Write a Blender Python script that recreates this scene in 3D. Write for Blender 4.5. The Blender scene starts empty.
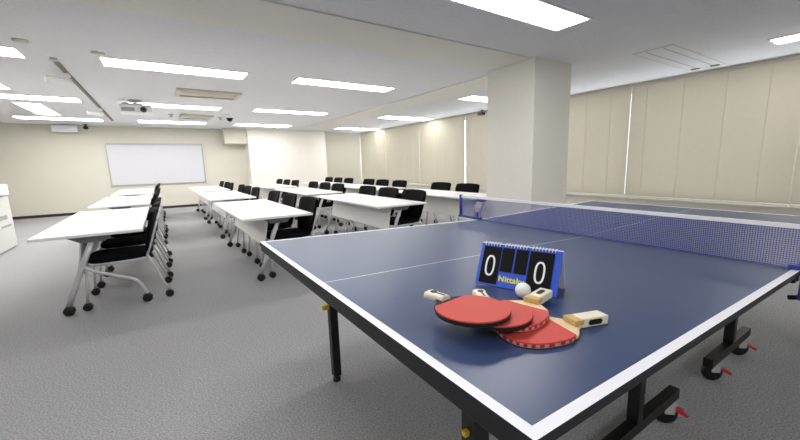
import bpy, bmesh, math, random
from mathutils import Vector, Matrix
random.seed(7)
S = bpy.context.scene
C = S.collection
PI = math.pi

# ------------------------------------------------------------------ camera, world, exposure
CAM_Z = 1.0988
yaw, pitch, roll = 0.6003971, -0.1721683, -0.0238244
cyw, syw, cp, sp = math.cos(yaw), math.sin(yaw), math.cos(pitch), math.sin(pitch)
fwd = Vector((syw*cp, cyw*cp, sp)); rgt = Vector((cyw, -syw, 0)); up = rgt.cross(fwd)
r2 = rgt*math.cos(roll) + up*math.sin(roll); u2 = up*math.cos(roll) - rgt*math.sin(roll)
cd = bpy.data.cameras.new('camera'); cam = bpy.data.objects.new('camera', cd); C.objects.link(cam)
cam.matrix_world = Matrix(((r2.x, u2.x, -fwd.x, 0), (r2.y, u2.y, -fwd.y, 0), (r2.z, u2.z, -fwd.z, CAM_Z), (0, 0, 0, 1)))
cd.sensor_width = 36; cd.lens = 368.27*36/800
cd.shift_x = (400-416.71)/800; cd.shift_y = (227.15-220)/800
cd.clip_start = 0.02
cd.dof.use_dof = True; cd.dof.focus_distance = 0.85; cd.dof.aperture_fstop = 13.0
S.camera = cam
S.view_settings.view_transform = 'Standard'; S.view_settings.look = 'None'
S.view_settings.gamma = 1; S.view_settings.use_curve_mapping = False
S.view_settings.exposure = 0.9
W = bpy.data.worlds.new('daylight'); S.world = W; W.use_nodes = True
bg = W.node_tree.nodes['Background']; bg.inputs[0].default_value = (0.9, 0.95, 1, 1); bg.inputs[1].default_value = 2.2
PANEL = 9.0          # strength of the ceiling light diffusers

# unseen fill lamps added at ceiling height, behind and above the camera, for brightness
for lx, ly, lw, lh in ((.33, 1.3, 1.38, .37), (.33, -1.2, 1.38, .37), (2.35, -1.2, 1.38, .37), (5.3, -1.6, .3, 1.2), (-1.7, 1.3, 1.38, .37), (-1.7, -1.2, 1.38, .37)):
    ld = bpy.data.lights.new('added_fill_lamp', 'AREA'); ld.shape = 'RECTANGLE'; ld.size = lw; ld.size_y = lh
    ld.energy = PANEL*lw*lh*PI*(.3 if lx > 2 else .7); lo = bpy.data.objects.new('added_fill_lamp', ld); C.objects.link(lo); lo.location = (lx, ly, 2.215)

# ------------------------------------------------------------------ materials
def lin(c): return tuple((x/12.92 if x <= .04045 else ((x+.055)/1.055)**2.4) for x in (v/255 for v in c)) + (1,)
def mat(name, rgb, rough=.5, metal=0, spec=.5, noise=0, scale=200, bump=0, emit=0):
    m = bpy.data.materials.new(name); m.use_nodes = True; nt = m.node_tree; b = nt.nodes['Principled BSDF']
    col = lin(rgb); b.inputs['Base Color'].default_value = col
    b.inputs['Roughness'].default_value = rough; b.inputs['Metallic'].default_value = metal
    b.inputs['Specular IOR Level'].default_value = spec
    if noise or bump:
        tc = nt.nodes.new('ShaderNodeTexCoord'); n = nt.nodes.new('ShaderNodeTexNoise')
        n.inputs['Scale'].default_value = scale; n.inputs['Detail'].default_value = 4
        nt.links.new(tc.outputs['Object'], n.inputs['Vector'])
        if noise:
            r = nt.nodes.new('ShaderNodeValToRGB')
            r.color_ramp.elements[0].position = .3; r.color_ramp.elements[1].position = .7
            r.color_ramp.elements[0].color = tuple(x*(1-noise) for x in col[:3]) + (1,)
            r.color_ramp.elements[1].color = tuple(min(1, x*(1+noise)) for x in col[:3]) + (1,)
            nt.links.new(n.outputs['Fac'], r.inputs[0]); nt.links.new(r.outputs[0], b.inputs['Base Color'])
        if bump:
            bp = nt.nodes.new('ShaderNodeBump'); bp.inputs['Strength'].default_value = bump; bp.inputs['Distance'].default_value = .004
            nt.links.new(n.outputs['Fac'], bp.inputs['Height']); nt.links.new(bp.outputs[0], b.inputs['Normal'])
    if emit:
        b.inputs['Emission Color'].default_value = (1, .97, .93, 1); b.inputs['Emission Strength'].default_value = emit
    return m
M = {}
M['wall'] = mat('cream wall paper', (208, 206, 194), .85, noise=.03, scale=60, bump=.1)
M['wallw'] = mat('white wall paper', (236, 234, 226), .85, noise=.02, scale=60, bump=.1)
M['soffit'] = mat('beam wall paper', (228, 226, 220), .85, noise=.02, scale=60)
M['ceil'] = mat('mineral ceiling board', (224, 224, 228), .9, noise=.035, scale=45, bump=.15)
M['carpet'] = mat('grey loop carpet', (152, 152, 154), .95, spec=.2, noise=.36, scale=130, bump=.6)
M['base'] = mat('black skirting', (34, 33, 32), .5)
M['sill'] = mat('off white sill', (222, 219, 208), .6)
M['alu'] = mat('aluminium', (176, 178, 180), .4, metal=.6)
M['white'] = mat('white laminate', (244, 244, 244), .45, noise=.01, scale=20)
M['panelw'] = mat('white panel', (236, 236, 232), .5)
M['edge'] = mat('white edge', (232, 232, 230), .5)
M['silver'] = mat('silver lacquered steel', (205, 206, 210), .35, metal=.35)
M['dgrey'] = mat('dark grey bracket', (110, 111, 114), .45)
M['fabric'] = mat('black chair fabric', (9, 9, 14), .9, spec=.15, noise=.25, scale=400, bump=.3)
M['plastic'] = mat('black plastic', (13, 13, 14), .5)
M['steel'] = mat('black powder coated steel', (12, 12, 14), .45)
M['blue'] = mat('blue table paint', (54, 71, 108), .33, spec=.5, noise=.02, scale=300)
M['line'] = mat('white line paint', (240, 240, 245), .5)
M['tedge'] = mat('dark table edge', (20, 20, 27), .5)
M['netblue'] = mat('navy net cord', (66, 76, 168), .7)
M['netpost'] = mat('blue enamelled post', (38, 58, 150), .35)
M['pink2'] = mat('pink edge tape', (216, 150, 146), .6)
M['dred'] = mat('dark red edge tape', (168, 40, 44), .6)
M['tape'] = mat('white tape', (250, 250, 252), .7)
M['chrome'] = mat('chrome', (215, 215, 215), .25, metal=.45)
M['redp'] = mat('red brake pedal', (190, 36, 26), .4)
M['yellow'] = mat('yellow tag', (214, 180, 40), .5)
M['rubber'] = mat('red rubber', (200, 72, 62), .55, spec=.35, noise=.06, scale=600)
M['rubber2'] = mat('bright red pimpled rubber', (206, 74, 70), .55, spec=.35, noise=.06, scale=600)
M['bsponge'] = mat('black sponge', (8, 8, 10), .7)
M['wood'] = mat('pale blade wood', (226, 202, 158), .5, noise=.08, scale=90)
M['cork'] = mat('cork', (206, 172, 112), .7, noise=.2, scale=500)
M['grip'] = mat('pale handle wood', (236, 226, 204), .45, noise=.05, scale=120)
M['sblue'] = mat('blue board', (48, 88, 205), .4)
M['black'] = mat('black card', (4, 4, 5), .6, spec=.2)
M['swhite'] = mat('white print', (245, 245, 245), .5)
M['sback'] = mat('white back board', (232, 232, 236), .5)
M['syel'] = mat('yellow print', (246, 232, 40), .5)
M['ball'] = mat('white celluloid', (244, 243, 240), .4)
M['blind'] = mat('beige blind slats', (216, 210, 194), .55, noise=.02, scale=20)
nt = M['blind'].node_tree; b_ = nt.nodes['Principled BSDF']; tl = nt.nodes.new('ShaderNodeBsdfTranslucent'); ms = nt.nodes.new('ShaderNodeMixShader')
tl.inputs['Color'].default_value = lin((238, 236, 230)); ms.inputs[0].default_value = .29
nt.links.new(b_.outputs[0], ms.inputs[1]); nt.links.new(tl.outputs[0], ms.inputs[2]); nt.links.new(ms.outputs[0], nt.nodes['Material Output'].inputs[0])
M['cord'] = mat('pale blind cord', (228, 222, 206), .7)
M['wb'] = mat('whiteboard enamel', (206, 207, 214), .3)
M['vent'] = mat('beige vent', (208, 203, 186), .6)
M['ventd'] = mat('dark vent slot', (120, 114, 98), .7)
M['fixw'] = mat('white fixture', (236, 236, 236), .5)
M['lamp'] = mat('light diffuser', (250, 250, 250), .6, emit=PANEL)
M['det'] = mat('ivory detector', (224, 222, 216), .6)
M['pgrey'] = mat('projector grey', (170, 172, 175), .5)
M['lens'] = mat('dark lens', (15, 15, 18), .15)
M['pink'] = mat('rose beige cover', (196, 178, 170), .5)
M['olive'] = mat('olive print', (150, 148, 104), .6)
M['greyp'] = mat('grey print', (178, 179, 182), .6)
g = bpy.data.materials.new('window glass'); g.use_nodes = True; nt = g.node_tree; nt.nodes.clear()
o_ = nt.nodes.new('ShaderNodeOutputMaterial'); mx = nt.nodes.new('ShaderNodeMixShader'); tr = nt.nodes.new('ShaderNodeBsdfTransparent'); gl = nt.nodes.new('ShaderNodeBsdfGlossy')
mx.inputs[0].default_value = .06; gl.inputs['Roughness'].default_value = .02
nt.links.new(tr.outputs[0], mx.inputs[1]); nt.links.new(gl.outputs[0], mx.inputs[2]); nt.links.new(mx.outputs[0], o_.inputs[0]); M['glass'] = g

# ------------------------------------------------------------------ mesh helpers
class MB:
    def __init__(s): s.bm = bmesh.new()
    def box(s, x0, x1, y0, y1, z0, z1, bev=0, mi=0, T=None, seg=2):
        b = bmesh.new(); bmesh.ops.create_cube(b, size=1)
        for v in b.verts: v.co = Vector(((x0+x1)/2+v.co.x*(x1-x0), (y0+y1)/2+v.co.y*(y1-y0), (z0+z1)/2+v.co.z*(z1-z0)))
        if bev: bmesh.ops.bevel(b, geom=b.edges[:], offset=bev, segments=seg, affect='EDGES', profile=.5)
        return s._merge(b, mi, T)
    def _merge(s, b, mi=0, T=None):
        if T is not None: bmesh.ops.transform(b, matrix=T, verts=b.verts[:])
        for f in b.faces: f.material_index = mi
        me = bpy.data.meshes.new('t'); b.to_mesh(me); b.free()
        n = len(s.bm.faces); s.bm.from_mesh(me); bpy.data.meshes.remove(me)
        s.bm.faces.ensure_lookup_table()
        for f in s.bm.faces[n:]: f.material_index = mi
        return s
    def tube(s, pts, r, seg=10, mi=0, flat=1.0, smooth=0):
        P = [Vector(p) for p in pts]
        for _ in range(smooth):
            Q = [P[0]]
            for a, b in zip(P, P[1:]): Q += [a*.75+b*.25, a*.25+b*.75]
            P = Q + [P[-1]]
        rings = []; n = None
        for i, p in enumerate(P):
            t = (P[min(i+1, len(P)-1)]-P[max(i-1, 0)]).normalized()
            if n is None:
                n = Vector((0, 1, 0)) if abs(t.y) < .9 else Vector((1, 0, 0))
            n = (n-t*n.dot(t)).normalized(); b = t.cross(n)
            rr = r[i] if isinstance(r, (list, tuple)) and len(r) == len(P) else (r if not isinstance(r, (list, tuple)) else r[0])
            rings.append([s.bm.verts.new(p+n*(rr*flat*math.cos(2*PI*k/seg))+b*(rr*math.sin(2*PI*k/seg))) for k in range(seg)])
        fs = []
        for a, b in zip(rings, rings[1:]):
            for k in range(seg): fs.append(s.bm.faces.new((a[k], a[(k+1) % seg], b[(k+1) % seg], b[k])))
        for f in fs: f.smooth = True
        fs += [s.bm.faces.new(rings[0][::-1]), s.bm.faces.new(rings[-1])]
        for f in fs: f.material_index = mi
        return s
    def prism(s, out, z0, z1, bev=0, mi=0, T=None):
        b = bmesh.new(); vs = [b.verts.new((x, y, z0)) for x, y in out]; f = b.faces.new(vs)
        e = bmesh.ops.extrude_face_region(b, geom=[f]); bmesh.ops.translate(b, verts=[v for v in e['geom'] if isinstance(v, bmesh.types.BMVert)], vec=(0, 0, z1-z0))
        bmesh.ops.recalc_face_normals(b, faces=b.faces[:])
        if bev: bmesh.ops.bevel(b, geom=[ed for ed in b.edges if abs(ed.verts[0].co.z-ed.verts[1].co.z) < 1e-6], offset=bev, segments=2, affect='EDGES', profile=.5)
        return s._merge(b, mi, T)
    def lathe(s, prof, seg=20, T=None, mi=0):
        b = bmesh.new(); rings = [[b.verts.new((r*math.cos(2*PI*k/seg), r*math.sin(2*PI*k/seg), z)) for k in range(seg)] for r, z in prof]
        for a, c in zip(rings, rings[1:]):
            for k in range(seg): b.faces.new((a[k], a[(k+1) % seg], c[(k+1) % seg], c[k])).smooth = True
        b.faces.new(rings[0][::-1]); b.faces.new(rings[-1])
        bmesh.ops.recalc_face_normals(b, faces=b.faces[:])
        return s._merge(b, mi, T)
    def ngon(s, out, mi=0):
        f = s.bm.faces.new([s.bm.verts.new(p) for p in out]); f.material_index = mi; return s
    def build(s, name, mats, parent=None, **kw):
        me = bpy.data.meshes.new(name); bmesh.ops.recalc_face_normals(s.bm, faces=s.bm.faces[:]); s.bm.to_mesh(me); s.bm.free()
        for m in (mats if isinstance(mats, (list, tuple)) else [mats]): me.materials.append(M[m])
        o = bpy.data.objects.new(name, me); C.objects.link(o)
        if parent: o.parent = parent
        for k, v in kw.items(): o[k] = v
        return o
def link(name, me, parent):
    o = bpy.data.objects.new(name, me); C.objects.link(o); o.parent = parent; return o
def thing(name, label, cat, loc=(0, 0, 0), rz=0, group=None):
    o = bpy.data.objects.new(name, None); C.objects.link(o); o.empty_display_size = .1
    o.location = loc; o.rotation_euler = (0, 0, rz); tag(o, label, cat, group); return o
def tag(o, label, cat, group=None):
    o['label'] = label; o['category'] = cat
    if group: o['group'] = group
    return o
def copy_tree(o, parent=None):
    c = o.copy(); C.objects.link(c)
    if parent: c.parent = parent
    for ch in list(o.children): copy_tree(ch, c)
    return c
def struct(name, mb, m):
    return mb.build(name, m, kind='structure')
RX = lambda a: Matrix.Rotation(a, 4, 'X')
RY = lambda a: Matrix.Rotation(a, 4, 'Y')
RZ = lambda a: Matrix.Rotation(a, 4, 'Z')
TR = lambda x, y, z: Matrix.Translation((x, y, z))

# ------------------------------------------------------------------ room shell
H = 2.23; XR = 6.25; YF = 12.6; XL = -3.7; YB = -2.6
struct('floor', MB().box(XL-.2, XR+.3, YB-.2, YF+.2, -.1, 0), 'carpet')
struct('ceiling', MB().box(XL-.2, XR+.3, YB-.2, YF+.2, H, H+.1), 'ceil')
struct('wall_front', MB().box(XL-.2, XR+.3, YF, YF+.15, 0, H), 'wall')
struct('wall_back', MB().box(XL-.2, XR+.3, YB-.15, YB, 0, H), 'wall')
struct('wall_left', MB().box(XL-.15, XL, YB, YF, 0, H), 'wall')
SILL = .47
struct('wall_right', MB().box(XR, XR+.25, YB, YF, 0, SILL-.03).box(XR, XR+.25, YB, YF, 2.16, H), 'sill')
struct('wall_pillar', MB().box(3.56, 4.24, 2.80, 3.53, 0, H), 'wallw')
struct('wall_projection', MB().box(2.27, 4.66, 12.08, YF, 0, H), 'wallw')
struct('trim_1', MB().box(XL, 3.56, 2.85, 3.53, H-.012, H), 'soffit')
struct('trim_2', MB().box(3.72, 4.36, 3.53, YF, H-.012, H), 'soffit')
struct('trim_3', MB().box(1.66, 2.27, 12.2, YF, 1.79, H), 'wall')
struct('trim_4', MB().box(XR-.03, XR+.25, YB, YF, SILL-.03, SILL), 'sill')
struct('baseboard_front', MB().box(XL, 2.27, YF-.012, YF, 0, .065), 'base')
struct('baseboard_projection', MB().box(2.258, 4.66, 12.068, 12.08, 0, .065), 'base')
struct('baseboard_left', MB().box(XL, XL+.012, YB, YF-.012, 0, .065), 'base')
BW = 1.932; Y1 = 1.098
seams = [Y1+BW*k for k in range(-1, 6)]           # blind joints along the wall
for k, y in enumerate(seams):
    y1 = min(y+BW, YF)
    w = struct('window_%d' % (k+1), MB().box(XR+.12, XR+.126, y+.02, y1-.02, SILL, 2.16), 'glass')
    MB().box(XR+.1, XR+.15, y-.03, y+.03, SILL, 2.16).box(XR+.1, XR+.15, y+.03, y1-.03, SILL, SILL+.04).box(XR+.1, XR+.15, y+.03, y1-.03, 2.12, 2.16).build('window_frame', 'alu', w)
struct('trim_5', MB().box(XR, XR+.25, YB, Y1-BW-.025, SILL, 2.16), 'wall')

# ------------------------------------------------------------------ blinds
def slat_mesh(w):
    mb = MB(); n = 66; z0, z1 = SILL+.035, 2.175; p = (z1-z0)/n
    for i in range(n):
        za = z0+i*p; zb = za+p*1.12
        v = [mb.bm.verts.new(q) for q in ((.012, .001, za), (.012, w-.001, za), (-.004, w-.001, zb), (-.004, .001, zb),
                                          (.0135, .001, za), (.0135, w-.001, za), (-.0025, w-.001, zb), (-.0025, .001, zb))]
        for f in ((0, 1, 2, 3), (4, 5, 6, 7), (0, 1, 5, 4), (2, 3, 7, 6), (1, 2, 6, 5), (0, 3, 7, 4)): mb.bm.faces.new([v[j] for j in f])
    return mb
bl0 = None
bnames = ['beige venetian blind at the right edge of the view, beyond the far table end',
          'wide beige venetian blind behind the far half of the blue table',
          'beige venetian blind just right of the white pillar',
          'beige venetian blind just left of the white pillar, beside the bright gap',
          'beige venetian blind left of the bright gap, above the nearest tables by the windows',
          'beige venetian blind second from the far corner of the room',
          'narrow far beige venetian blind next to the far room corner']
for k, y in enumerate(seams):
    w = BW-(.036 if k == 3 else .003)
    if k == 6: w = YF-y-.03
    t = thing('venetian_blind', bnames[k], 'blind', (XR-.055, y+.002, 0), group='venetian blinds along the window wall')
    slat_mesh(w).build('slats', 'blind', t)
    MB().box(-.02, .035, 0, w, 2.172, 2.212, .004).build('headrail', 'blind', t)
    MB().box(-.006, .022, 0, w, SILL+.005, SILL+.033, .006).build('bottom_rail', 'cord', t)
    if k == 1: MB().tube([(-.012, w-.018, 2.17), (-.012, w-.018, SILL+.02)], .0055, 8).build('pull_cord', 'cord', t)
    for q in (.16, .38, .63, .88):
        MB().box(-.0065, -.0045, w*q-.003, w*q+.003, SILL+.01, 2.18).build('ladder_cord', 'blind', t)

# ------------------------------------------------------------------ ceiling lights
def light(x0, x1, y0, y1, label, strip=False):
    t = thing('ceiling_light', label, 'ceiling light', ((x0+x1)/2, (y0+y1)/2, H), group='recessed ceiling lights')
    a, b = (x1-x0)/2, (y1-y0)/2; fr = .022
    mb = MB(); z0 = -.008
    for q in ((-a-fr, a+fr, -b-fr, -b), (-a-fr, a+fr, b, b+fr), (-a-fr, -a, -b, b), (a, a+fr, -b, b)): mb.box(*q, z0, 0)
    mb.build('frame', 'fixw' if not strip else 'alu', t)
    MB().box(-a, a, -b, b, -.004, -.0005).build('diffuser', 'lamp', t)
NEAR = 'over the blue table'
for a in [
    (1.66, 3.03, 1.86, 2.17, 'large bright ceiling panel cut off by the top edge, above the blue table'),
    (5.16, 5.43, -.18, 1.22, 'bright ceiling panel near the blinds in the top right corner'),
    (-.36, 1.02, 5.05, 5.42, 'long bright ceiling strip nearest on the left, in front of the beige vent'),
    (1.63, 3.08, 5.0, 5.33, 'long bright ceiling strip in the middle, nearest beyond the ceiling beam'),
    (4.62, 5.98, 4.92, 5.3, 'bright ceiling panel partly hidden behind the left side of the pillar'),
    (-2.4, -.97, 5.05, 5.42, 'bright ceiling panel uppermost at the left edge of the view'),
    (-1.83, -1.55, 6.0, 7.5, 'bright lengthwise ceiling panel at the left edge, below the uppermost one'),
    (-2.4, -.93, 7.98, 8.42, 'thin bright ceiling strip at the left edge, left of the projector'),
    (-1.83, -1.52, 8.85, 10.45, 'slanted lengthwise ceiling panel between two thin strips at left'),
    (-2.32, -.94, 10.95, 11.42, 'thin bright ceiling strip farthest left, above the white wall box'),
    (-.3, 1.1, 8.1, 8.5, 'thin bright ceiling strip just right of the projector'),
    (-.27, 1.11, 10.85, 11.35, 'thin bright ceiling strip above the whiteboard'),
    (1.72, 3.2, 8.0, 8.36, 'thin bright ceiling strip second in the middle row, right of the black dome'),
    (1.8, 3.22, 10.8, 11.3, 'thin bright ceiling strip farthest in the middle, before the white wall projection'),
    (4.62, 6.05, 7.9, 8.35, 'bright ceiling strip by the far blinds, middle of three along them'),
    (4.7, 6.1, 10.9, 11.35, 'bright ceiling strip by the far blinds, farthest along them')]:
    light(*a, strip=('thin' in a[4] and a[0] < -2))

# ------------------------------------------------------------------ ceiling fittings
def vent(x0, x1, y0, y1, label):
    t = thing('ceiling_vent', label, 'vent', ((x0+x1)/2, (y0+y1)/2, H), group='beige ceiling vents')
    a, b = (x1-x0)/2, (y1-y0)/2; mb = MB(); f = .06
    for q in ((-a, a, -b, -b+f), (-a, a, b-f, b), (-a, -a+f, -b+f, b-f), (a-f, a, -b+f, b-f)): mb.box(*q, -.035, 0, .006)
    mb.build('frame', 'vent', t)
    MB().box(-a+f, a-f, -b+f, b-f, -.012, 0).build('slot', 'ventd', t)
    s = MB()
    for q in (-.3, 0, .3): s.box(-a+f, a-f, b*q-.05, b*q+.05, -.028, -.014, T=None)
    s.build('louvre', 'vent', t)
vent(.33, 1.19, 6.42, 7.0, 'nearer beige ceiling vent behind the nearest left light strip')
vent(.5, 1.12, 9.35, 10.0, 'farther beige ceiling vent between two thin light strips near the projector')
t = thing('cassette_air_conditioner', 'flush white ceiling air conditioner beside the blinds, right of the pillar', 'air conditioner', (5.2, 2.0, H))
mb = MB()
for q in ((-.75, .75, -.2, -.19), (-.75, .75, .19, .2), (-.75, -.74, -.19, .19), (.74, .75, -.19, .19)): mb.box(*q, -.006, 0)
mb.build('frame', 'vent', t)
MB().box(-.74, .74, -.19, .19, -.004, 0).build('cover', 'ceil', t)
for q in (-.095, .075): MB().box(-.7, .7, q, q+.012, -.007, -.004).build('slot', 'greyp', t)
for q in (-.15, .06): MB().box(.68, .73, q, q+.09, -.016, -.004, .003).build('duct_flap', 'dgrey', t)
t = thing('lighting_track', 'long thin ceiling track running toward the whiteboard at left', 'track', (-.75, 8.2, H))
MB().box(-.018, .018, -2.85, 2.9, -.022, 0).build('rail', 'ventd', t)
MB().box(-.03, .03, -2.89, -2.85, -.03, 0, .004).build('end_cap', 'det', t)
for y, lb in ((6.0, 'white cylinder spotlight nearer on the ceiling track'), (9.0, 'white cylinder spotlight farther along the ceiling track')):
    t = thing('spotlight', lb, 'spotlight', (-.75, y, H-.022), group='spotlights on the ceiling track')
    MB().box(-.02, .02, -.07, .07, -.03, 0, .004).build('adapter', 'fixw', t)
    MB().tube([(0, 0, -.03), (-.02, 0, -.07)], .008).build('arm', 'fixw', t)
    MB().tube([(.02, .03, -.085), (-.19, -.05, -.075)], .04, 16).build('lamp_housing', 'fixw', t)
t = thing('projector', 'white projector hanging from the ceiling, left of a thin light strip', 'projector', (-.2, 7.9, H))
MB().lathe([(.09, 0), (.09, -.02), (.025, -.03), (.025, -.1)], 18).build('ceiling_mount', 'fixw', t)
MB().box(-.22, .22, -.16, .16, -.215, -.08, .025, seg=3).build('body', 'fixw', t)
MB().box(-.17, .1, -.12, .1, -.082, -.055, .008).build('top_cover', 'pink', t)
MB().tube([(.1, -.1, -.16), (.1, -.185, -.16)], .05, 18).build('lens_barrel', 'pgrey', t)
MB().tube([(.1, -.185, -.16), (.1, -.19, -.16)], .04, 18).build('lens', 'lens', t)
MB().box(-.19, -.02, -.166, -.158, -.19, -.13).build('vent_grille', 'pgrey', t)
for s in (-.2, .19): MB().tube([(s, -.1, -.15), (s+.02, -.1, -.15)], .018, 12).build('bracket_knob', 'plastic', t)
t = thing('dome_camera', 'small black dome on the ceiling left of the middle light strips', 'camera', (1.48, 9.75, H))
MB().lathe([(.075, 0), (.075, -.02), (.06, -.025)], 18).build('base', 'plastic', t)
MB().lathe([(.06, -.02), (.055, -.05), (.035, -.075), (.005, -.085)], 18).build('dome', 'lens', t)
t = thing('ceiling_sensor', 'small black fitting hanging below the ceiling near the front wall', 'sensor', (-1.37, 12.3, H))
MB().lathe([(.05, 0), (.05, -.01), (.02, -.015), (.02, -.05)], 14).build('stem', 'plastic', t)
MB().lathe([(.02, -.05), (.05, -.06), (.055, -.1), (.03, -.125)], 14).build('head', 'lens', t)
for x, y, lb in ((-.36, 4.9, 'ivory round detector on the ceiling left of the nearest left light strip'), (-.86, 4.75, 'ivory round detector on the ceiling near the start of the track'),
                 (1.35, 9.15, 'small pale detector on the ceiling right of the farther vent'), (2.95, 11.9, 'small detector on the ceiling before the white wall projection')):
    o = MB().lathe([(.055, 0), (.055, -.015), (.035, -.03), (.012, -.032)], 18).build('smoke_detector', 'det'); o.location = (x, y, H)
    tag(o, lb, 'detector', 'ceiling detectors')
for x, y, lb in ((.33, 9.5, 'small grey sprinkler head left of the farther vent'), (1.28, 9.7, 'small grey sprinkler head right of the farther vent')):
    t = thing('sprinkler', lb, 'sprinkler', (x, y, H), group='sprinkler heads')
    MB().lathe([(.05, 0), (.045, -.012), (.012, -.014), (.012, -.05)], 14).build('flange', 'greyp', t)
    MB().lathe([(.03, -.05), (.03, -.056)], 12).build('deflector', 'dgrey', t)
t = thing('security_camera', 'small dark security camera high on the blinds left of the pillar', 'camera', (6.09, 6.2, H))
MB().lathe([(.03, 0), (.03, -.012), (.01, -.016), (.01, -.05)], 12).build('bracket', 'dgrey', t)
MB().tube([(-.02, .1, -.075), (-.02, -.09, -.085)], .034, 14).build('camera_body', 'dgrey', t)
MB().tube([(-.02, -.09, -.085), (-.02, -.1, -.0855)], .027, 14).build('lens', 'lens', t)

# ------------------------------------------------------------------ front wall fittings
t = thing('whiteboard', 'wide whiteboard with thin grey frame on the front wall', 'whiteboard', (.01, YF, 0))
MB().box(-1.07, 1.07, -.025, 0, .70, 1.79).build('panel', 'wb', t)
mb = MB()
for q in ((-1.09, 1.09, 1.78, 1.8), (-1.09, 1.09, .69, .705), (-1.09, -1.072, .705, 1.78), (1.072, 1.09, .705, 1.78)): mb.box(q[0], q[1], -.032, 0, q[2], q[3])
mb.build('frame', 'alu', t)
MB().box(-1.07, 1.07, -.035, -.025, 1.752, 1.775, .003).build('hanging_rail', 'pgrey', t)
t = thing('wall_box', 'white box unit high on the front wall, left of the whiteboard', 'wall unit', (-1.77, YF, 2.06))
MB().box(-.23, .23, -.26, -.02, -.02, .155, .012).build('body', 'fixw', t)
MB().box(-.215, .215, -.266, -.259, -.005, .14, .003).build('front_cover', 'wb', t)
MB().box(-.1, .1, -.02, 0, .03, .13).build('bracket', 'fixw', t)

# ------------------------------------------------------------------ lectern at left
t = thing('lectern', 'white lectern with a thick top at the left edge of the view', 'lectern', (-2.3, 7.25, 0))
MB().box(-.38, .40, -.72, .72, .02, .76, .006).build('body', 'panelw', t)
MB().box(-.41, .415, -.74, .74, .775, .93, .01).build('top', 'white', t)
MB().box(-.36, .38, -.7, .7, .76, .775).build('shadow_gap', 'greyp', t)
MB().box(-.36, .38, -.7, .7, 0, .02).build('plinth', 'greyp', t)
MB().box(.40, .403, -.1, .22, .55, .68).build('sign_plate', 'olive', t)
MB().box(.40, .403, .05, .5, .44, .5).box(.40, .403, .2, .6, .33, .36).build('printed_mark', 'greyp', t)

# ------------------------------------------------------------------ folding tables
TW, TLN, TH = .67, 2.1, .627
def caster_mesh(r=.03):
    mb = MB()
    for s in (-1, 1): mb.lathe([(r*.6, -.004), (r, -.003), (r, .014), (r*.7, .018)], 16, T=TR(0, s*.004 + (0 if s > 0 else 0), r) @ RX(-PI/2*s))
    mb.box(-r*.5, r*.5, -.008, .008, r*.9, r*2.05, .003)
    mb.tube([(0, 0, r*1.6), (0, 0, r*2.4)], .007, 8)
    me = bpy.data.meshes.new('caster'); mb.bm.to_mesh(me); mb.bm.free(); me.materials.append(M['plastic']); return me
CASTER = caster_mesh(.036); CASTER2 = caster_mesh(.031)
def make_table():
    t = thing('folding_table', 'x', 'table', group='white flip-top tables in rows')
    mb = MB().box(0, TW, 0, TLN, TH-.022, TH, .004); mb.build('tabletop', 'white', t)
    MB().box(.30, .37, .13, TLN-.13, TH-.075, TH-.03, .004).build('beam', 'dgrey', t)
    # modesty panel leaning with the front struts
    a = math.atan2(.055, .29)
    MB().box(-.007, .007, .17, TLN-.17, -.29, 0, .003, T=TR(.268, 0, TH-.03) @ RY(a)).build('modesty_panel', 'panelw', t)
    for y in (.075, TLN-.075):
        lg = MB().prism([(-.14, 0), (.14, 0), (.09, -.05), (-.06, -.05)], -.025, .025, .004, T=TR(.33, y, TH-.022) @ RX(PI/2)).build('leg_bracket', 'dgrey', t)
        l = MB().tube([(.34, y, TH-.06), (.27, y, .40), (.2, y, .22), (.137, y, .07)], .019, 12, flat=.7).build('leg', 'silver', t)
        l2 = MB().tube([(.33, y+.0, TH-.07), (.255, y, .40), (.28, y, .335), (.45, y, .26), (.585, y, .2), (.63, y, .07)], .0135, 10, smooth=2).build('leg', 'silver', t)
        for par, x in ((l, .137), (l2, .63)):
            c = link('caster', CASTER, par); c.location = (x, y, 0)
    return t
tab0 = make_table()
COLX = [-.835, .56, 1.965, 3.3]
ROWS = [[3.68, 6.42, 9.3], [3.65, 6.33, 8.95], [3.62, 6.15, 8.8], [3.58, 6.15, 8.6]]
cname = ['leftmost column', 'second column from left', 'third column from left', 'column along the blinds']
rname = ['nearest', 'middle', 'farthest']

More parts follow.
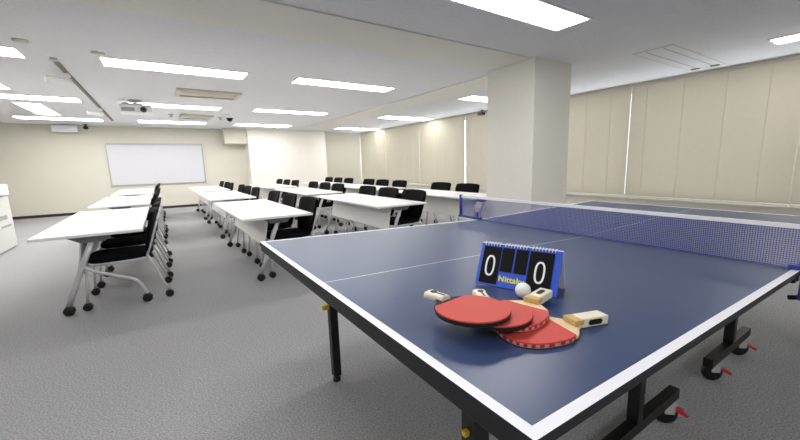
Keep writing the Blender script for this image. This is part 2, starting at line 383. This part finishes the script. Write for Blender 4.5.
# ------------------------------------------------------------------ chairs
def make_chair():
    t = thing('nesting_chair', 'x', 'chair', group='black chairs behind the white tables')
    # seat pad: rounded, slightly dished
    out = []
    for k in range(28):
        a = 2*PI*k/28; ca, sa = math.cos(a), math.sin(a)
        out.append((-.02+.215*math.copysign(abs(ca)**.45, ca), .225*math.copysign(abs(sa)**.45, sa)))
    MB().prism(out, .365, .405, .012).build('seat', 'fabric', t)
    # backrest shell: curved panel
    mb = MB(); nu, nv = 10, 9; fr = []; bk = []
    for j in range(nv+1):
        v = j/nv; z = .385+.375*v
        hw = .205+.052*math.sin(PI*min(1, v*1.15)*.6)+.012*v
        if j == nv: hw -= .02
        x0 = .165+.05*v+.03*v*v
        fr.append([mb.bm.verts.new((x0+.035*(1-(2*i/nu-1)**2)-.035+.02, hw*(2*i/nu-1), z-(.012*(2*i/nu-1)**4 if j == nv else 0))) for i in range(nu+1)])
        bk.append([mb.bm.verts.new((x0+.035*(1-(2*i/nu-1)**2)-.035+.042, hw*(2*i/nu-1), z-(.012*(2*i/nu-1)**4 if j == nv else 0))) for i in range(nu+1)])
    F = mb.bm.faces.new
    for j in range(nv):
        for i in range(nu):
            F((fr[j][i], fr[j][i+1], fr[j+1][i+1], fr[j+1][i])).smooth = True
            F((bk[j][i+1], bk[j][i], bk[j+1][i], bk[j+1][i+1])).smooth = True
        F((fr[j][0], fr[j+1][0], bk[j+1][0], bk[j][0])); F((fr[j][nu], bk[j][nu], bk[j+1][nu], fr[j+1][nu]))
    for i in range(nu):
        F((fr[0][i], bk[0][i], bk[0][i+1], fr[0][i+1])); F((fr[nv][i], fr[nv][i+1], bk[nv][i+1], bk[nv][i]))
    mb.build('backrest', 'fabric', t)
    mb = MB()
    for s in (-1, 1): mb.tube([(-.235, s*.21, .352), (.0, s*.215, .357), (.17, s*.215, .365)], .0105, 10)
    mb.tube([(-.235, -.21, .352), (-.235, .21, .352)], .0105, 10).tube([(.13, -.215, .36), (.13, .215, .36)], .009, 8)
    mb.build('seat_frame', 'silver', t)
    for s in (-1, 1):
        f = MB().tube([(-.235, s*.21, .352), (-.245, s*.215, .2), (-.26, s*.225, .055)], .010, 10).build('leg', 'silver', t)
        r = MB().tube([(.165, s*.215, .39), (.2, s*.222, .3), (.25, s*.235, .15), (.285, s*.24, .055)], .010, 10).build('leg', 'silver', t)
        for par, x, y in ((f, -.26, s*.225), (r, .285, s*.24)):
            c = link('caster', CASTER2, par); c.location = (x, y, 0)
        MB().tube([(.165, s*.215, .385), (.2, s*.2, .47), (.235, s*.16, .58), (.262, s*.13, .66)], .0095, 10).build('back_support', 'silver', t)
    return t
ch0 = make_chair()
first_t = first_c = True
for ci in range(4):
    for ri in range(3):
        x, y = COLX[ci], ROWS[ci][ri]
        o = tab0 if first_t else copy_tree(tab0); first_t = False
        o.location = (x, y, 0); o['label'] = 'white flip-top table, %s in the %s of tables' % (rname[ri], cname[ci])
        for k in range(3):
            if ci == 3 and ri == 0 and k == 0: continue      # hidden behind the pillar
            c = ch0 if first_c else copy_tree(ch0); first_c = False
            dx = random.uniform(-.02, .02)
            if ci == 0: dx = (-.0, .015, .03)[k]
            c.location = (x+.50+dx, y+(-.2 if ci == 3 and ri == 0 else 0)+.345+.68*k+random.uniform(-.005, .005), 0)
            c.rotation_euler = (0, 0, random.uniform(-.008, .008))
            c['label'] = 'black chair, %s of three at the %s table of the %s' % (rname[k], rname[ri], cname[ci])
            if ci == 3 and ri == 0: c['label'] = 'black chair, %s of two left of the pillar at the table along the blinds' % ('', 'right', 'left')[k]

# ------------------------------------------------------------------ table tennis table
X0, Y0 = .3394, .2505; WD = 1.525; HL = 1.366
TA = math.atan(.0298); TB = -math.atan(.0153)
tt = thing('table_tennis_table', 'blue table tennis table with white lines and black steel frame', 'table tennis table', (X0, Y0, 0))
def half(line_at_low):
    mb = MB(); xs = [0, .02, HL-.0001] if line_at_low else [0, HL-.02, HL]
    ys = [0, .02, WD/2-.0015, WD/2+.0015, WD-.02, WD]
    zt, zb = 0, -.018
    for i in range(2):
        for j in range(5):
            edge = (i == 0 if line_at_low else i == 1)
            mi = 1 if (edge or j in (0, 2, 4)) else 0
            mb.ngon([(xs[i], ys[j], zt), (xs[i+1], ys[j], zt), (xs[i+1], ys[j+1], zt), (xs[i], ys[j+1], zt)], mi)
    mb.ngon([(xs[0], 0, zb), (xs[0], WD, zb), (xs[2], WD, zb), (xs[2], 0, zb)], 2)
    for a, b in (((xs[0], 0), (xs[2], 0)), ((xs[2], 0), (xs[2], WD)), ((xs[2], WD), (xs[0], WD)), ((xs[0], WD), (xs[0], 0))):
        mb.ngon([(a[0], a[1], zb), (b[0], b[1], zb), (b[0], b[1], zt), (a[0], a[1], zt)], 2)
    bmesh.ops.remove_doubles(mb.bm, verts=mb.bm.verts[:], dist=1e-5)
    return mb
def apron():
    mb = MB(); z0, z1 = -.042, -.018; q = .004; w = .022; g = .012
    mb.box(q+w, HL-q-w, g, g+w, -.036, z1, .002).box(q+w, HL-q-w, WD-g-w, WD-g, -.036, z1, .002)
    for b in ((q, q+w, q, WD-q), (HL-q-w, HL-q, q, WD-q), (.45, .48, q+w, WD-q-w), (.9, .93, q+w, WD-q-w)): mb.box(*b, z0, z1, .002)
    return mb
n1 = half(True).build('tabletop', ['blue', 'line', 'tedge'], tt); n1.location = (0, 0, .76); n1.rotation_euler = (0, TA, 0)
n2 = half(False).build('tabletop', ['blue', 'line', 'tedge'], tt); n2.location = (1.372, 0, .7188); n2.rotation_euler = (0, TB, 0)
a1 = apron().build('apron_frame', 'steel', n1); a2 = apron().build('apron_frame', 'steel', n2)
def zt(x): return .76-.0298*x if x < 1.37 else .7188+.0153*(x-1.372)
for x, y in ((.292, WD-.088), (.115, .225), (2.62, .105), (2.62, WD-.105)):
    for _ in (0,):
        l = MB().box(x-.02, x+.02, y-.02, y+.02, .03, zt(x)-.03, .003).build('leg', 'steel', tt)
        MB().lathe([(.02, 0), (.02, .014), (.009, .018), (.009, .035)], 16, T=TR(x, y, 0)).build('levelling_foot', 'plastic', l)
        zl = .395 if y > 1 else .575
        hl = .012 if y > 1 else .006
        if x < 1: MB().box(x-(.05 if y > 1 else .031), x-.019, y-hl, y+hl, zl, zl+hl*2, .002).build('brass_latch', 'yellow', l)
for xa, xb, cs, posts in ((.78, 1.335, (.84, 1.30), (.99,)), (1.70, 2.27, (1.815, 2.215), (1.98,))):
    for sy in (.305, WD-.305):
        b = MB().box(xa, xb, sy-.02, sy+.02, .105, .15, .003).build('base_bar', 'steel', tt)
        for x in posts: MB().box(x-.02, x+.02, sy-.021, sy+.021, .15, zt(x)-.03, .003).build('upright', 'steel', b)
        for cx in cs:
            sg = -1 if sy < .7 else 1
            k = MB().tube([(0, 0, .105), (0, 0, .088)], .018, 14).box(-.026, .012, -.025, -.019, .05, .097, .002).box(-.026, .012, .019, .025, .05, .097, .002).box(-.034, .022, -.025, .025, .09, .1, .002).build('caster_fork', 'chrome', b)
            k.location = (cx, sy, 0); k.rotation_euler = (0, 0, sg*PI/4)
            MB().lathe([(.02, -.015), (.041, -.014), (.044, -.008), (.044, .008), (.041, .014), (.02, .015)], 24, T=TR(-.014, 0, .044) @ RX(PI/2)).build('wheel', 'plastic', k)
            MB().box(.012, .07, -.024, .024, -.006, .006, .002, T=TR(.0, 0, .078) @ RY(.5)).build('brake_pedal', 'redp', k)
    for x in posts:
        MB().box(x-.018, x+.018, .326, WD-.326, .30, .34, .003).build('cross_bar', 'steel', tt)

# ------------------------------------------------------------------ net
nt_ = thing('table_tennis_net', 'blue table tennis net with white tape across the table', 'net', (X0+1.369, Y0+WD/2, .7192))
NW = .925; NH = .1525
mb = MB(); st = .0072; cw = .00066
n = int(2*NW/st)
for i in range(n+1):
    y = -NW+i*st; mb.box(-cw, cw, y-cw, y+cw, .004, NH-.008)
for j in range(19):
    z = .004+j*.0072; mb.box(-cw, cw, -NW, NW, z-cw, z+cw)
mb.build('net_mesh', 'netblue', nt_)
MB().box(-.003, .003, -NW, NW, NH-.016, NH, .001).build('tape', 'tape', nt_)
MB().tube([(0, -NW, .004), (0, NW, .004)], .0022, 8).build('bottom_cord', 'netblue', nt_)
for s in (-1, 1):
    e = WD/2
    p = MB().tube([(0, s*.928, .0), (0, s*.928, NH+.004)], .0105, 14).build('post', 'netpost', nt_)
    MB().box(-.014, .014, min(s*(e-.03), s*.94), max(s*(e-.03), s*.94), .002, .016, .003).build('clamp_arm', 'netpost', nt_)
    MB().box(-.014, .014, min(s*(e+.003), s*(e+.017)), max(s*(e+.003), s*(e+.017)), -.10, .002, .003).build('clamp', 'netpost', nt_)
    MB().tube([(0, s*(e-.02), -.10), (0, s*(e+.012), -.09)], .008, 10).build('clamp_jaw', 'plastic', nt_)
    MB().box(-.004, .004, min(s*(e-.006), s*(e+.006)), max(s*(e-.006), s*(e+.006)), .016, .05, .002).build('stay', 'netpost', nt_)

# ------------------------------------------------------------------ things on the table
def on_table(o, u, w, rz, dz=0, tilt=None):
    m = TR(X0+u, Y0+w, .76-.0298*u+dz) @ RY(TA) @ RZ(rz)
    if tilt is not None: m = m @ tilt
    o.matrix_world = m
def clip_circle(rx, ry, xc, n=2.0, N=56):
    out = []
    for k in range(N):
        a = 2*PI*k/N; ca, sa = math.cos(a), math.sin(a)
        x, y = rx*math.copysign(abs(ca)**(2/n), ca), ry*math.copysign(abs(sa)**(2/n), sa)
        if x <= xc: out.append((x, y))
    hw = ry*(1-(xc/rx)**n)**(1/n)
    out.sort(key=lambda p: math.atan2(p[1], p[0]) % (2*PI))
    return [(xc, hw)]+[p for p in out if p[0] < xc-1e-4]+[(xc, -hw)]
def blade_outline(rx, ry, xc, neck, hx, n=2.0):
    base = clip_circle(rx, ry, xc, n); hw = base[0][1]
    up = []
    for i in range(1, 7):
        t = i/6; s = t*t*(3-2*t)
        up.append((xc+(hx-xc)*t, neck+(hw-neck)*(1-s)))
    return [(x, y) for x, y in up[::-1]] + base + [(x, -y) for x, y in up]
def shakehand(label, name='table_tennis_bat'):
    t = thing(name, label, 'bat', group='red table tennis bats in a pile')
    R = .0775
    rub = clip_circle(R, R*.98, .058)
    MB().prism(blade_outline(R*1.005, R*.985, .058, .014, .09), .004, .0085, .001).build('blade', 'bsponge', t)
    MB().prism(rub, .0085, .0118, .0008).build('red_rubber', 'rubber', t)
    MB().prism(rub, .0004, .004, .0008).build('black_rubber', 'bsponge', t)
    h = MB()
    prof = [(.071, .0135), (.08, .0125), (.095, .0125), (.112, .014), (.125, .0165)]
    rings = []
    for x, hw in prof:
        rings.append([h.bm.verts.new((x, hw*math.copysign(abs(math.cos(a))**.6, math.cos(a)), .0092+.0088*math.copysign(abs(math.sin(a))**.6, math.sin(a)))) for a in [2*PI*k/20 for k in range(20)]])
    for a, b in zip(rings, rings[1:]):
        for k in range(20): h.bm.faces.new((a[k], a[(k+1) % 20], b[(k+1) % 20], b[k])).smooth = True
    h.bm.faces.new(rings[0][::-1]); h.bm.faces.new(rings[-1])
    hd = h.build('handle', 'grip', t)
    MB().prism([(.110+.008*math.cos(a), .007*math.sin(a)) for a in [2*PI*k/16 for k in range(16)]], .0172, .0189).build('emblem', 'plastic', hd)
    MB().box(.075, .102, -.002, .002, .0172, .0187).build('stripe', 'plastic', hd)
    return t
def penhold(label, top_plate):
    t = thing('table_tennis_bat', label, 'bat', group='red table tennis bats in a pile')
    xc = .055; rx, ry, n = .078, .066, 2.5
    rub = clip_circle(rx, ry, xc, n)
    MB().prism(blade_outline(rx*1.004, ry*1.006, xc, .016, .105, n), .001, .0075, .001).build('blade', 'wood', t)
    rb = MB().prism(rub, .0075, .0112, .0008).build('red_rubber', 'rubber2', t)
    # edge tape with red dashes
    pts = [p for p in rub if p[0] < xc-1e-3]
    pts = [(x*1.013, y*1.013) for x, y in pts]
    tp = MB(); acc = 0
    for i, (a, b) in enumerate(zip(pts, pts[1:])):
        m0, m1 = (0, 1) if i % 2 else (1, 0)
        for f, g, mi in ((0, .5, m0), (.5, 1, m1)):
            p = (a[0]+(b[0]-a[0])*f, a[1]+(b[1]-a[1])*f); q = (a[0]+(b[0]-a[0])*g, a[1]+(b[1]-a[1])*g)
            tp.ngon([(p[0], p[1], .0025), (q[0], q[1], .0025), (q[0], q[1], .0078), (p[0], p[1], .0078)], mi)
            tp.ngon([(p[0]*.985, p[1]*.985, .0079), (p[0], p[1], .0078), (q[0], q[1], .0078), (q[0]*.985, q[1]*.985, .0079)], mi)
    tp.build('edge_tape', ['dred', 'pink2'], t)
    MB().prism([(.084, -.019), (.108, -.0175), (.108, .0175), (.084, .019)], .0075, .0195, .002).build('cork_grip', 'cork', t)
    hd = MB().box(.103, .175, -.0165, .0165, 0, .0205, .003).build('handle', 'grip', t)
    sl = [( .139+ (.012 if abs(a) < PI/2 else -.012)+.006*math.cos(a), .006*math.sin(a)) for a in [(-PI+2*PI*(k+.5)/20) for k in range(20)]]
    if top_plate: MB().prism(sl, .0200, .0213).build('emblem', 'plastic', hd)
    # same black plate on the long side
    if not top_plate: MB().prism(sl, -.0006, .0006, T=TR(0, -.0165, .0105) @ RX(PI/2)).build('side_plate', 'plastic', hd)
    return t
p4 = penhold('red square-bladed bat lowest in the pile, block handle pointing right', False)
on_table(p4, .252, .195, math.radians(-15.4), .0005)
p3 = penhold('red bat with block handle in front of the score board, under two round bats', True)
on_table(p3, .258, .256, math.radians(14), .0122)
p2 = shakehand('round red bat with black edge, second from the top, handle toward the score board')
on_table(p2, .204, .262, math.radians(61), .0240)
p1 = shakehand('round red bat on top of the pile, pale handle pointing left')
on_table(p1, .158, .281, math.radians(99), .0362)
b = MB(); bb = bmesh.new(); bmesh.ops.create_uvsphere(bb, u_segments=24, v_segments=16, radius=.02)
for f in bb.faces: f.smooth = True
me = bpy.data.meshes.new('table_tennis_ball'); bb.to_mesh(me); bb.free(); me.materials.append(M['ball'])
ball = bpy.data.objects.new('table_tennis_ball', me); C.objects.link(ball); tag(ball, 'white ball on the table between the bats and the score board', 'ball')
on_table(ball, .398, .347, 0, .0202)

# score board: an A-frame of two boards with flip cards on a ring binding
sb = thing('score_board', 'blue flip score board reading 0 to 0 standing on the table', 'score board')
on_table(sb, .4205, .3985, math.radians(-68.7), 0)
SW, SH = .229, .122; lean = math.radians(23)
fm = TR(0, 0, .0025) @ RX(-lean)               # local board plane: x across, z up the board, -y toward the viewer
fp = MB().box(-SW/2, SW/2, 0, .003, 0, SH, .001).build('front_board', 'sblue', sb); fp.matrix_local = fm
bm_ = TR(0, 2*SH*math.sin(lean)+.003, .0025) @ RX(lean)
bp = MB().box(-SW/2, SW/2, -.003, 0, .022, SH, .001).box(-SW/2, -SW/2+.03, -.003, 0, 0, .0225).box(SW/2-.03, SW/2, -.003, 0, 0, .0225).build('back_board', 'sback', sb); bp.matrix_local = bm_
def zero(cx, cz, w, h, th, y):
    mb = MB(); N = 40; a_ = []; b_ = []
    for k in range(N):
        a = 2*PI*k/N; ca, sa = math.cos(a), math.sin(a)
        ex = lambda v: math.copysign(abs(v)**.8, v)
        a_.append((cx+w*ex(ca), cz+h*ex(sa))); b_.append((cx+(w-th)*ex(ca), cz+(h-th)*ex(sa)))
    vs = [[mb.bm.verts.new((x, yy, z)) for x, z in L] for L in (a_, b_) for yy in (y, y-.0006)]
    for k in range(N):
        j = (k+1) % N
        for p, q in ((0, 1), (1, 3), (3, 2), (2, 0)): mb.bm.faces.new((vs[p][k], vs[p][j], vs[q][j], vs[q][k]))
    return mb
def cx_(f): return -SW/2+SW*f
cards = []
for fa, fb, ta, tb, dig in ((.045, .275, .075, .95, True), (.29, .44, .075, .63, False), (.465, .615, .075, .63, False), (.635, .915, .075, .95, True)):
    cd_ = MB().box(cx_(fa), cx_(fb), -.0022, -.0004, SH*(1-tb), SH*(1-ta)).build('score_card', 'black', fp)
    if dig:
        zero(cx_((fa+fb)/2), SH*.47, .0142, .030, .0052, -.0022).build('digit', 'swhite', cd_)
rb = MB()
for k in range(24):
    x = cx_(.06+.86*k/23)
    if any(abs(x-cx_(q)) < .003 for q in (.2825, .4525, .625)): continue
    rb.tube([(x, -.004+.0, SH*.945), (x, -.0055, SH*.985), (x, -.003, SH*1.03), (x, .004, SH*1.045), (x, .008, SH*1.0)], .0013, 6)
rb.build('ring_binding', 'swhite', fp)
MB().box(-SW/2, SW/2, .0032, .0055, SH-.004, SH+.0035, .0008).build('top_strip', 'sback', fp)
cu = bpy.data.curves.new('maker_name', 'FONT'); cu.body = 'Nittaku'; cu.size = .0225; cu.extrude = .0003; cu.offset = .0006; cu.align_x = 'CENTER'; cu.space_character = 1.08
tmp = bpy.data.objects.new('tmp', cu); C.objects.link(tmp); bpy.context.view_layer.update()
me = bpy.data.meshes.new_from_object(tmp.evaluated_get(bpy.context.evaluated_depsgraph_get())); bpy.data.objects.remove(tmp)
me.materials.clear(); me.materials.append(M['syel'])
lt = bpy.data.objects.new('lettering', me); C.objects.link(lt); lt.parent = fp
lt.matrix_local = TR(cx_(.455), -.0006, SH*.14) @ RX(PI/2)
